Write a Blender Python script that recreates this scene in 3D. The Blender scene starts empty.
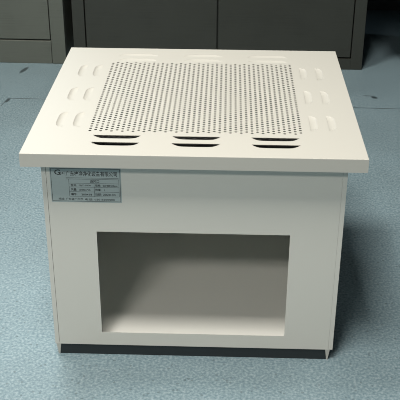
import bpy, bmesh, math, random
from mathutils import Vector, Matrix
from mathutils.geometry import delaunay_2d_cdt

scene = bpy.context.scene
C = scene.collection
random.seed(4)

# ------------------------------------------------------------------ materials
def new_mat(name):
    m = bpy.data.materials.new(name)
    m.use_nodes = True
    nt = m.node_tree
    b = nt.nodes['Principled BSDF']
    return m, nt, b

def node(nt, typ, **kw):
    n = nt.nodes.new(typ)
    for k, v in kw.items():
        setattr(n, k, v)
    return n

def simple(name, col, rough=.5, metal=0.0, spec=.5):
    m, nt, b = new_mat(name)
    b.inputs['Base Color'].default_value = (*col, 1)
    b.inputs['Roughness'].default_value = rough
    b.inputs['Metallic'].default_value = metal
    b.inputs['Specular IOR Level'].default_value = spec
    return m

def powder(name, col, rough=.45):
    """painted sheet steel: faint orange-peel bump"""
    m, nt, b = new_mat(name)
    b.inputs['Base Color'].default_value = (*col, 1)
    b.inputs['Roughness'].default_value = rough
    b.inputs['Specular IOR Level'].default_value = .35
    tc = node(nt, 'ShaderNodeTexCoord')
    nz = node(nt, 'ShaderNodeTexNoise')
    nz.inputs['Scale'].default_value = 700
    bp = node(nt, 'ShaderNodeBump')
    bp.inputs['Strength'].default_value = .05
    bp.inputs['Distance'].default_value = .001
    nt.links.new(tc.outputs['Object'], nz.inputs['Vector'])
    nt.links.new(nz.outputs['Fac'], bp.inputs['Height'])
    nt.links.new(bp.outputs['Normal'], b.inputs['Normal'])
    return m

def steel(name, col, rough=.42):
    """dull brushed grey sheet metal"""
    m, nt, b = new_mat(name)
    b.inputs['Metallic'].default_value = .35
    b.inputs['Roughness'].default_value = rough
    tc = node(nt, 'ShaderNodeTexCoord')
    mp = node(nt, 'ShaderNodeMapping')
    mp.inputs['Scale'].default_value = (3, 3, 260)
    nz = node(nt, 'ShaderNodeTexNoise')
    nz.inputs['Scale'].default_value = 2.0
    nz.inputs['Detail'].default_value = 4
    nz2 = node(nt, 'ShaderNodeTexNoise')
    nz2.inputs['Scale'].default_value = 9.0
    nz2.inputs['Detail'].default_value = 6
    mx = node(nt, 'ShaderNodeMath', operation='ADD')
    rp = node(nt, 'ShaderNodeValToRGB')
    rp.color_ramp.elements[0].position = .6
    rp.color_ramp.elements[1].position = 1.4 / 1.4
    rp.color_ramp.elements[0].color = (*[c * .88 for c in col], 1)
    rp.color_ramp.elements[1].color = (*[c * 1.1 for c in col], 1)
    L = nt.links.new
    L(tc.outputs['Object'], mp.inputs['Vector']); L(mp.outputs['Vector'], nz.inputs['Vector'])
    L(tc.outputs['Object'], nz2.inputs['Vector'])
    L(nz.outputs['Fac'], mx.inputs[0]); L(nz2.outputs['Fac'], mx.inputs[1])
    L(mx.outputs[0], rp.inputs['Fac']); L(rp.outputs['Color'], b.inputs['Base Color'])
    return m

M_white = powder('ivory_powder_coat', (.560, .553, .508))  # same paint as the body, darkened against the strong light on top
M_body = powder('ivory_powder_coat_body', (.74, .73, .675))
M_inner = powder('ivory_powder_coat_inside', (.92, .92, .875), .6)  # same paint again, lightened so the box interior looks brighter lit
M_cab_l = steel('grey_cabinet_steel', (.155, .165, .142))
M_cab_r = steel('dark_cabinet_steel', (.056, .059, .051))
M_seam = simple('dark_gap', (.012, .012, .012), .8)
M_stick = simple('silver_sticker_film', (.43, .50, .50), .55, 0, .3)
M_ink = simple('black_print', (.035, .04, .042), .6)
M_wall = simple('wall_paint', (.10, .105, .10), .8)

def floor_mat():
    m, nt, b = new_mat('speckled_blue_vinyl')
    L = nt.links.new
    tc = node(nt, 'ShaderNodeTexCoord')
    sep = node(nt, 'ShaderNodeSeparateXYZ')
    L(tc.outputs['Object'], sep.inputs[0])
    def mth(op, a, c=None, d=None):
        n = node(nt, 'ShaderNodeMath', operation=op)
        for i, v in enumerate((a, c, d)):
            if v is None: continue
            if isinstance(v, (int, float)): n.inputs[i].default_value = v
            else: L(v, n.inputs[i])
        return n.outputs[0]
    X, Y = sep.outputs['X'], sep.outputs['Y']
    # speckle: two sizes of noise chips + soft clouds
    n1 = node(nt, 'ShaderNodeTexNoise'); n1.inputs['Scale'].default_value = 190; n1.inputs['Detail'].default_value = 3
    n2 = node(nt, 'ShaderNodeTexNoise'); n2.inputs['Scale'].default_value = 3.2; n2.inputs['Detail'].default_value = 5
    n3 = node(nt, 'ShaderNodeTexVoronoi'); n3.inputs['Scale'].default_value = 150
    for n in (n1, n2, n3): L(tc.outputs['Object'], n.inputs['Vector'])
    r1 = node(nt, 'ShaderNodeValToRGB')
    e = r1.color_ramp.elements
    e[0].position = .30; e[0].color = (.150, .235, .280, 1)
    e[1].position = .72; e[1].color = (.375, .475, .518, 1)
    mid = e.new(.5); mid.color = (.240, .335, .378, 1)
    L(n1.outputs['Fac'], r1.inputs['Fac'])
    # clouds
    cl = node(nt, 'ShaderNodeMapRange')
    cl.inputs['From Min'].default_value = .3; cl.inputs['From Max'].default_value = .7
    cl.inputs['To Min'].default_value = .88; cl.inputs['To Max'].default_value = 1.1
    L(n2.outputs['Fac'], cl.inputs['Value'])
    mul = node(nt, 'ShaderNodeMix', data_type='RGBA', blend_type='MULTIPLY')
    mul.inputs['Factor'].default_value = 1
    L(r1.outputs['Color'], mul.inputs['A'])
    L(cl.outputs['Result'], mul.inputs['B'])
    # sparse dark chips
    sc = node(nt, 'ShaderNodeSeparateColor'); L(n3.outputs['Color'], sc.inputs[0])
    chip = mth('MULTIPLY', mth('GREATER_THAN', sc.outputs[0], .94), mth('LESS_THAN', n3.outputs['Distance'], .42))
    # sheet seams
    line = mth('LESS_THAN', mth('ABSOLUTE', mth('SUBTRACT', mth('ADD', Y, mth('MULTIPLY', X, .0306)), 1.3722)), .0022)
    line = mth('MULTIPLY', line, mth('GREATER_THAN', X, -.664))
    d = mth('ABSOLUTE', mth('ADD', mth('SUBTRACT', X, mth('MULTIPLY', mth('SUBTRACT', Y, 1.392), .14)), .664))
    l2 = mth('MULTIPLY', mth('LESS_THAN', d, .0016), mth('LESS_THAN', Y, 1.392))
    seam = mth('MAXIMUM', line, mth('MULTIPLY', l2, mth('GREATER_THAN', Y, 1.325)))
    # scuffs: small smears with their own shape
    def blob(cx, cy, ax, ay, rot):
        c, s = math.cos(rot), math.sin(rot)
        dx, dy = mth('SUBTRACT', X, cx), mth('SUBTRACT', Y, cy)
        u = mth('ADD', mth('MULTIPLY', dx, c / ax), mth('MULTIPLY', dy, s / ax))
        v = mth('ADD', mth('MULTIPLY', dx, -s / ay), mth('MULTIPLY', dy, c / ay))
        q = mth('ADD', mth('MULTIPLY', u, u), mth('MULTIPLY', v, v))
        return mth('MULTIPLY', mth('SUBTRACT', 1.25, q), 1.3)
    marks = None
    for a in [(.549, 1.452, .013, .010, -.9), (.530, 1.466, .017, .0035, -.05),
              (-.668, 1.668, .009, .035, -.25), (-.662, 1.372, .006, .020, -.15)]:
        bl = mth('MINIMUM', mth('MAXIMUM', blob(*a), 0), 1)
        marks = bl if marks is None else mth('MAXIMUM', marks, bl)
    dark = mth('MAXIMUM', mth('MULTIPLY', marks, .8), mth('MAXIMUM', mth('MULTIPLY', seam, .75), mth('MULTIPLY', chip, .3)))
    mx = node(nt, 'ShaderNodeMix', data_type='RGBA')
    L(dark, mx.inputs['Factor']); L(mul.outputs['Result'], mx.inputs['A'])
    mx.inputs['B'].default_value = (.02, .03, .035, 1)
    L(mx.outputs['Result'], b.inputs['Base Color'])
    b.inputs['Roughness'].default_value = .42
    b.inputs['Specular IOR Level'].default_value = .5
    bp = node(nt, 'ShaderNodeBump'); bp.inputs['Strength'].default_value = .12; bp.inputs['Distance'].default_value = .002
    L(n1.outputs['Fac'], bp.inputs['Height']); L(bp.outputs['Normal'], b.inputs['Normal'])
    return m
M_floor = floor_mat()

# ------------------------------------------------------------------ helpers
def link_mesh(name, bm, mat, parent=None, smooth=False):
    me = bpy.data.meshes.new(name)
    bm.normal_update()
    bm.to_mesh(me); bm.free()
    if smooth:
        for p in me.polygons: p.use_smooth = True
    me.materials.append(mat)
    o = bpy.data.objects.new(name, me)
    C.objects.link(o)
    if parent: o.parent = parent
    return o

def box(bm, x0, x1, y0, y1, z0, z1, bevel=0.0):
    v = [bm.verts.new(p) for p in ((x0,y0,z0),(x1,y0,z0),(x1,y1,z0),(x0,y1,z0),(x0,y0,z1),(x1,y0,z1),(x1,y1,z1),(x0,y1,z1))]
    fs = [bm.faces.new([v[i] for i in q]) for q in ((3,2,1,0),(4,5,6,7),(0,1,5,4),(1,2,6,5),(2,3,7,6),(3,0,4,7))]
    if bevel:
        es = list({e for f in fs for e in f.edges})
        bmesh.ops.bevel(bm, geom=es, offset=bevel, segments=2, affect='EDGES', profile=.5)

def frame_xz(bm, outer, inner, y0, y1):
    """rectangular sheet in the XZ plane with a rectangular opening, thickness y0..y1"""
    def ring(r, y): return [bm.verts.new((x, y, z)) for x, z in ((r[0],r[2]),(r[1],r[2]),(r[1],r[3]),(r[0],r[3]))]
    of, nf, ob, nb = ring(outer,y0), ring(inner,y0), ring(outer,y1), ring(inner,y1)
    for i in range(4):
        j = (i+1) % 4
        bm.faces.new((of[i], of[j], nf[j], nf[i]))
        bm.faces.new((ob[j], ob[i], nb[i], nb[j]))
        bm.faces.new((of[j], of[i], ob[i], ob[j]))
        bm.faces.new((nf[i], nf[j], nb[j], nb[i]))

def empty(name, loc):
    o = bpy.data.objects.new(name, None)
    o.location = loc; o.empty_display_size = .1
    C.objects.link(o)
    return o

# ------------------------------------------------------------------ the diffuser box
W2, D, H, LIP = .300, .578, .4425, .0253       # panel half width, depth, top height, lip height
ZF = -.004                                       # floor level
T = .0008                                       # sheet thickness
BX0, BX1, BY0, BY1, BZ0 = -.2705, .2705, .0295, .5485, .020
OX0, OX1, OZ0, OZ1 = -.1777, .1755, .0498, .2742

root = empty('diffuser_box', (0, D/2, 0))   # placed on the floor plane below its gasket
root['label'] = 'ivory metal filter box with perforated louvered top panel and rectangular front opening'
root['category'] = 'air diffuser'
OFF = Matrix.Translation((0, -D/2, 0))
def part(name, bm, mat, parent=root, smooth=False):
    if parent is root: bm.transform(OFF)
    else: bm.transform(OFF)
    return link_mesh(name, bm, mat, parent, smooth)

# --- louvers: pressed-down lens pockets, cut open along their inner straight edge
LL, LW, LD = .087, .0150, .0075
def louver_outline(n=18, L=LL):
    out = []
    for i in range(n+1):
        u = -1 + 2*i/n
        out.append((u*L/2, LW*(1 - abs(u)**4.5)**.55))
    return out
# (cut line centre x, y, direction the pocket extends to)
louv = []
for cx in (-.1405, .0025, .1440):
    for y in (.0855, .0548): louv.append((cx, y, 'f', .087))
    for y in (D-.0855, D-.0548): louv.append((cx, y, 'b', .087))
for cy in (.424, .287, .155):
    for x in (-.2130, -.2445): louv.append((x, cy, 'l', .074))
    for x in (.2095, .2435): louv.append((x, cy, 'r', .074))
def l_map(l, u, v):
    cx, cy, d, L = l
    if d == 'f': return (cx + u, cy - v)
    if d == 'b': return (cx - u, cy + v)
    if d == 'l': return (cx - v, cy - u)
    return (cx + v, cy + u)

# --- perforated top sheet (constrained triangulation of one outline with its holes)
R = .006
def plate_2d():
    pts, edges, ids = [], [], []
    def loop(ps):
        ids.extend([ids[-1] + 1 if ids else 0]*len(ps))
        i0 = len(pts); n = len(ps)
        pts.extend(Vector(p) for p in ps)
        edges.extend((i0+k, i0+(k+1) % n) for k in range(n))
    e = .0010
    loop([(-W2+e, e), (W2-e, e), (W2-e, D-e), (-W2+e, D-e)])
    for l in louv:
        o = louver_outline(L=l[3])
        loop([l_map(l, u, v) for u, v in o])
    ncol, nrow, sx, sy, r = 40, 36, .00981, .01054, .0029
    x0 = -.1916; y0 = .1040
    for i in range(ncol):
        for j in range(nrow):
            x = x0 + i*sx; y = y0 + (j + (.5 if i % 2 else 0))*sy
            loop([(x + r*math.cos(a*math.pi/4+.39), y + r*math.sin(a*math.pi/4+.39)) for a in range(8)])
    vo, eo, fo, ov, *_ = delaunay_2d_cdt(pts, edges, [], 0, 1e-7)
    lid = [ids[o[0]] if o else -1 for o in ov]
    # every hole outline is convex: a triangle with all corners on one of them lies in the hole
    fo = [f for f in fo if not (lid[f[0]] > 0 and all(lid[k] == lid[f[0]] for k in f))]
    return vo, fo
vo, fo = plate_2d()
bm = bmesh.new()
top = [bm.verts.new((v.x, v.y, H)) for v in vo]
for f in fo:
    try: bm.faces.new([top[i] for i in f])
    except ValueError: pass
ext = bmesh.ops.extrude_face_region(bm, geom=bm.faces[:])
for v in [g for g in ext['geom'] if isinstance(g, bmesh.types.BMVert)]: v.co.z = H - T
bmesh.ops.recalc_face_normals(bm, faces=bm.faces[:])
# folded lip on four sides, with small rounded fold
def lip(bm):
    ring = []
    prof = [(.0010, H), (.0003, H - .0003), (0, H - .0010), (.0000, H - LIP), (.0014, H - LIP), (.0014, H - T)]
    for off, z in prof:
        ring.append([bm.verts.new(p) for p in ((-W2+off, off, z), (W2-off, off, z), (W2-off, D-off, z), (-W2+off, D-off, z))])
    for a, b in zip(ring, ring[1:]):
        for i in range(4):
            j = (i+1) % 4
            bm.faces.new((a[j], a[i], b[i], b[j]))
lip(bm)
panel = part('top_panel', bm, M_white)

for l in louv:
    bm = bmesh.new()
    o = louver_outline(L=l[3]); nv = 12
    grid = []
    for u, w in o:
        t = 2*u/l[3]
        dep = (LD if l[2] == 'f' else .0036)*max(0, 1 - abs(t)**4)
        col = []
        for k in range(nv+1):
            s = k/nv
            z = H - T*.15 - dep*(1 - s**(2.4 if l[2] in 'fb' else 4.5))
            x, y = l_map(l, u, w*s)
            col.append(bm.verts.new((x, y, z)))
        grid.append(col)
    for a, b in zip(grid, grid[1:]):
        for k in range(nv):
            bm.faces.new((a[k], b[k], b[k+1], a[k+1]))
    bmesh.ops.remove_doubles(bm, verts=bm.verts[:], dist=1e-6)
    bmesh.ops.recalc_face_normals(bm, faces=bm.faces[:])
    if sum(f.normal.z for f in bm.faces) < 0: bmesh.ops.reverse_faces(bm, faces=bm.faces[:])
    part('louver', bm, M_white, panel, True)

# --- housing
ZT = H - T - .0005
FL = .0085                                      # return flange of the side sheets at the front
bm = bmesh.new()
frame_xz(bm, (BX0+FL, BX1-FL, BZ0, ZT), (OX0, OX1, OZ0, OZ1), BY0, BY0+T)
part('front_panel', bm, M_body)
for s in (-1, 1):
    bm = bmesh.new()
    xo = BX0 if s < 0 else BX1
    xi = xo - s*T
    xf = xo - s*(FL - (.0007 if s < 0 else .0003))
    box(bm, min(xo, xi), max(xo, xi), BY0, BY1, BZ0, ZT)
    box(bm, min(xi, xf), max(xi, xf), BY0, BY0+T, BZ0, ZT)
    part('side_panel', bm, M_body)
bm = bmesh.new(); box(bm, BX0+T, BX1-T, BY1-T, BY1, BZ0, ZT); part('back_panel', bm, M_body)
bm = bmesh.new(); box(bm, BX0+T, BX1-T, BY0+T, BY1-T, BZ0+.0005, BZ0+.002); part('bottom_panel', bm, M_inner)
bm = bmesh.new(); box(bm, BX0+.006, BX1-.006, BY0+.006, BY1-.006, .385, .425)  # added pad, keeps light out of the box and makes the holes dark
part('shade_pad', bm, simple('shade_pad_grey', (.05, .05, .048), .9))
bm = bmesh.new(); box(bm, BX0+.003, BX1-.003, BY0+.003, BY1-.003, .381, .3845)  # added pale plate under the pad, bounces light into the interior
part('bounce_plate', bm, M_inner)
# dark gasket strip it rests on, set back from the faces
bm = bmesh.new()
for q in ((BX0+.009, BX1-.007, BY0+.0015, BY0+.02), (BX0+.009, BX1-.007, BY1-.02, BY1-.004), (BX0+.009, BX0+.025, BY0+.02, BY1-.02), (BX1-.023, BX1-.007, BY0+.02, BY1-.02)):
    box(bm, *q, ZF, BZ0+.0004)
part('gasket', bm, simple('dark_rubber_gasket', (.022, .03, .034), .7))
# thin tapered corner tabs it stands on
for sx, x in ((-1, BX0+.0065), (1, BX1-.0095)):
    for y in (BY0+.0002, BY1-.002):
        bm = bmesh.new()
        t = .0012
        a = [bm.verts.new(p) for p in ((x-.0045, y, BZ0+.0004), (x+.0045, y, BZ0+.0004), (x+.0012, y, ZF), (x-.0012, y, ZF))]
        b = [bm.verts.new((v.co.x, v.co.y+t, v.co.z)) for v in a]
        bm.faces.new(a); bm.faces.new(b[::-1])
        for i in range(4):
            j = (i+1) % 4
            bm.faces.new((a[j], a[i], b[i], b[j]))
        bmesh.ops.recalc_face_normals(bm, faces=bm.faces[:])
        part('corner_tab', bm, M_white)

# --- nameplate sticker with its print
SX0, SX1, SZ0, SZ1 = -.2555, -.1290, .3345, .4035
SY = BY0 - .0004
bm = bmesh.new(); box(bm, SX0, SX1, SY, BY0, SZ0, SZ1)
stick = part('nameplate', bm, M_stick)
stick['label'] = 'silver grey nameplate sticker with black print'
def px_rule(bm, x0, x1, z0, z1): box(bm, x0, x1, SY-.00012, SY, z0, z1)
SWd, SHt = SX1-SX0, SZ1-SZ0
def sx(u): return SX0 + u*SWd
def sz(v): return SZ1 - v*SHt
bm = bmesh.new()
lw = .0007
# border
px_rule(bm, sx(.012), sx(.988), sz(.03)-lw, sz(.03)); px_rule(bm, sx(.012), sx(.988), sz(.975), sz(.975)+lw)
px_rule(bm, sx(.012), sx(.012)+lw, sz(.975), sz(.03)); px_rule(bm, sx(.988)-lw, sx(.988), sz(.975), sz(.03))
# table rules
for v in (.29, .325): px_rule(bm, sx(.225), sx(.965), sz(v)-lw*.7, sz(v))
for v in (.445, .555, .69, .825): px_rule(bm, sx(.26), sx(.965), sz(v)-lw*.6, sz(v))
px_rule(bm, sx(.26), sx(.26)+lw*.7, sz(.825), sz(.325)); px_rule(bm, sx(.965), sx(.965)+lw*.7, sz(.825), sz(.325))
px_rule(bm, sx(.615), sx(.615)+lw*.7, sz(.825), sz(.445))
part('printed_rules', bm, M_ink, stick)

def text_bm(bm, s, u, v, h, width=None, bold=0.0, slant=0.0):
    """one line of print: left edge u, baseline v (sticker fractions), cap height h, fitted to width"""
    cu = bpy.data.curves.new('print', 'FONT'); cu.body = s; cu.size = 1; cu.offset = bold; cu.shear = slant
    cu.resolution_u = 2
    to = bpy.data.objects.new('print', cu); C.objects.link(to)
    bpy.context.view_layer.update()
    me = bpy.data.meshes.new_from_object(to.evaluated_get(bpy.context.evaluated_depsgraph_get()))
    bpy.data.objects.remove(to); bpy.data.curves.remove(cu)
    if len(me.vertices) == 0: return
    xs = [p.co.x for p in me.vertices]; ys = [p.co.y for p in me.vertices]
    sc = h*SHt/(max(ys)-min(ys))
    scx = sc if width is None else width*SWd/(max(xs)-min(xs))
    x0, y0 = min(xs), min(ys)
    for p in me.vertices:
        p.co = ((p.co.x-x0)*scx + sx(u), SY-.00015, (p.co.y-y0)*sc + sz(v))
    bm.from_mesh(me); bpy.data.meshes.remove(me)

bm = bmesh.new()
text_bm(bm, 'G', .065, .215, .15, .085, .012); text_bm(bm, 'JC', .145, .215, .09, .075, .01)
part('printed_logo', bm, M_ink, stick)
bm = bmesh.new(); text_bm(bm, '广东梓净净化设备有限公司', .225, .245, .145, .72, .012)
part('printed_title', bm, M_ink, stick)
bm = bmesh.new()
text_bm(bm, '送风口', .56, .43, .085, .13, .01)
text_bm(bm, '型号:', .285, .54, .07, .085, .01); text_bm(bm, 'GJC-1000', .40, .54, .055, .17, .01)
text_bm(bm, '规格:', .63, .54, .07, .085, .01); text_bm(bm, '484×484×220mm', .735, .54, .06, .21, .015)
text_bm(bm, '风量:', .285, .665, .07, .085, .01); text_bm(bm, '1000m³/h', .40, .665, .055, .16, .01)
text_bm(bm, '数量:', .63, .665, .07, .085, .01); text_bm(bm, '1', .76, .665, .055, None, .01)
text_bm(bm, '编号:', .285, .80, .07, .085, .02); text_bm(bm, '200418', .43, .80, .055, .15, .01)
text_bm(bm, '日期:', .63, .80, .07, .085, .01); text_bm(bm, '2020.04', .735, .80, .06, .18, .01)
part('printed_specification', bm, M_ink, stick)
bm = bmesh.new()
text_bm(bm, '地址: 广东省广州市', .10, .945, .075, .35, .01); text_bm(bm, '电话: 020-8200000', .48, .945, .065, .42, .01)
part('printed_footer', bm, M_ink, stick)

# ------------------------------------------------------------------ metal cabinets behind
CAB_ROT = -.020
def cabinet(name, label, x0, x1, y, depth, height, stile_l, stile_r, rail, splits, mat, group=None, joint=.0015):
    """front at local y=0; floor-standing; side stiles, bottom rail and inset doors"""
    r = empty(name, ((x0+x1)/2, y, ZF)); r.rotation_euler.z = CAB_ROT
    r['label'] = label; r['category'] = 'cabinet'
    if group: r['group'] = group
    w = (x1-x0)/2
    ft = .018
    bm = bmesh.new()                      # carcass behind the face frame
    t = .0015
    box(bm, -w, -w+t*4, ft, depth, 0, height); box(bm, w-t*4, w, ft, depth, 0, height)
    box(bm, -w+t*4, w-t*4, depth-t*4, depth, 0, height)
    box(bm, -w+t*4, w-t*4, ft, depth-t*4, height-.03, height)
    box(bm, -w+t*4, w-t*4, ft+.012, depth-t*4, .002, .02)
    box(bm, -w+t*4, w-t*4, ft+.004, ft+.008, .02, height-.03)
    link_mesh('carcass', bm, mat, r)
    for a, b in ((-w, -w+stile_l), (w-stile_r, w)):
        if b - a < .005: continue
        bm = bmesh.new(); box(bm, a, b, 0, ft, 0, height, .002); link_mesh('stile', bm, mat, r)
    g = .0022
    a, b = -w+stile_l+.001, w-stile_r-.001
    bm = bmesh.new(); box(bm, a - (.001 if joint < .001 else 0), b + (.001 if joint < .001 else 0), .001 if joint > .001 else 0, ft, 0, rail, joint); link_mesh('bottom_rail', bm, mat, r)
    bm = bmesh.new(); box(bm, a, b, .001, ft, height-.05, height, .0015); link_mesh('top_rail', bm, mat, r)
    xs = [a] + [s - (x0+x1)/2 for s in splits] + [b]
    for p, q in zip(xs, xs[1:]):
        bm = bmesh.new(); box(bm, p+g, q-g, .003, ft, rail+2*g, height-.05-2*g, .002)
        d = link_mesh('door', bm, mat, r)
    return r

cabinet('metal_cabinet', 'grey metal cabinet at left of the narrow dark gap', -1.50, -.5265, 1.748, .45, .9,
        .0, .0510, .0855, [-1.0], M_cab_l, 'floor cabinets behind the box')
cabinet('metal_cabinet', 'darker wide metal cabinet at right of the narrow dark gap', -.497, .5405, 1.733, .45, 1.9,
        .0435, .041, .040, [.0205], M_cab_r, 'floor cabinets behind the box', .0004)

# ------------------------------------------------------------------ setting
bm = bmesh.new()
vs = [bm.verts.new(p) for p in ((-4, -5, 0), (4, -5, 0), (4, 2.5, 0), (-4, 2.5, 0))]
bm.faces.new(vs)
fl = link_mesh('floor', bm, M_floor); fl['kind'] = 'structure'; fl.location.z = ZF
def wall(name, x0, x1, y0, y1, z0=ZF, z1=2.8):
    bm = bmesh.new(); box(bm, x0, x1, y0, y1, z0, z1)
    o = link_mesh(name, bm, M_wall); o['kind'] = 'structure'; return o
wall('wall_back', -4, 4, 2.5, 2.6)
wall('shade_block', .556, 3.0, 1.58, 2.5, .305, 2.8)     # added unseen block, shades the floor at back right

# ------------------------------------------------------------------ light
def area(name, loc, target, sx_, sy_, power, col=(1, .96, .88)):
    l = bpy.data.lights.new(name, 'AREA'); l.shape = 'RECTANGLE'; l.size = sx_; l.size_y = sy_
    l.energy = power; l.color = col
    o = bpy.data.objects.new(name, l); C.objects.link(o); o.location = loc
    o.rotation_euler = (Vector(target) - Vector(loc)).to_track_quat('-Z', 'Y').to_euler()
    return o
area('ceiling_lamp', (-.66, .48, 2.75), (-.66, .48, 0), .35, .55, 40)
area('ceiling_lamp', (-.27, -.68, 2.75), (-.27, -.68, 0), .55, .68, 56)
area('ceiling_lamp', (-1.18, -3.05, 2.75), (-1.18, -3.05, 0), 1.0, .5, 73)
area('window_light', (-1.15, 2.47, 1.60), (-1.15, 0, 1.60), 1.1, 1.1, 14, (.80, .93, 1))

w = bpy.data.worlds.new('room_ambient'); scene.world = w; w.use_nodes = True
bg = w.node_tree.nodes['Background']
bg.inputs['Color'].default_value = (.86, .95, 1, 1); bg.inputs['Strength'].default_value = .05

# ------------------------------------------------------------------ camera
f, cx, cy, cz, pitch, yaw, roll = 911.93, .0528, -1.4144, 1.0998, .4824, -.0288, .0056
fw = Vector((math.sin(yaw)*math.cos(pitch), math.cos(yaw)*math.cos(pitch), -math.sin(pitch)))
r = fw.cross(Vector((0, 0, 1))).normalized(); u = r.cross(fw)
c, s = math.cos(roll), math.sin(roll)
r, u = c*r + s*u, -s*r + c*u
cam = bpy.data.cameras.new('camera'); cam.sensor_width = 36; cam.lens = f*36/400
cam.clip_start = .05
co = bpy.data.objects.new('camera', cam); C.objects.link(co)
mw = Matrix((r, u, -fw)).transposed().to_4x4(); mw.translation = (cx, cy, cz)
co.matrix_world = mw
scene.camera = co

scene.cycles.filter_width = .95
scene.view_settings.view_transform = 'Standard'
scene.view_settings.look = 'None'
scene.view_settings.gamma = 1
scene.view_settings.use_curve_mapping = False
scene.view_settings.exposure = 0.0
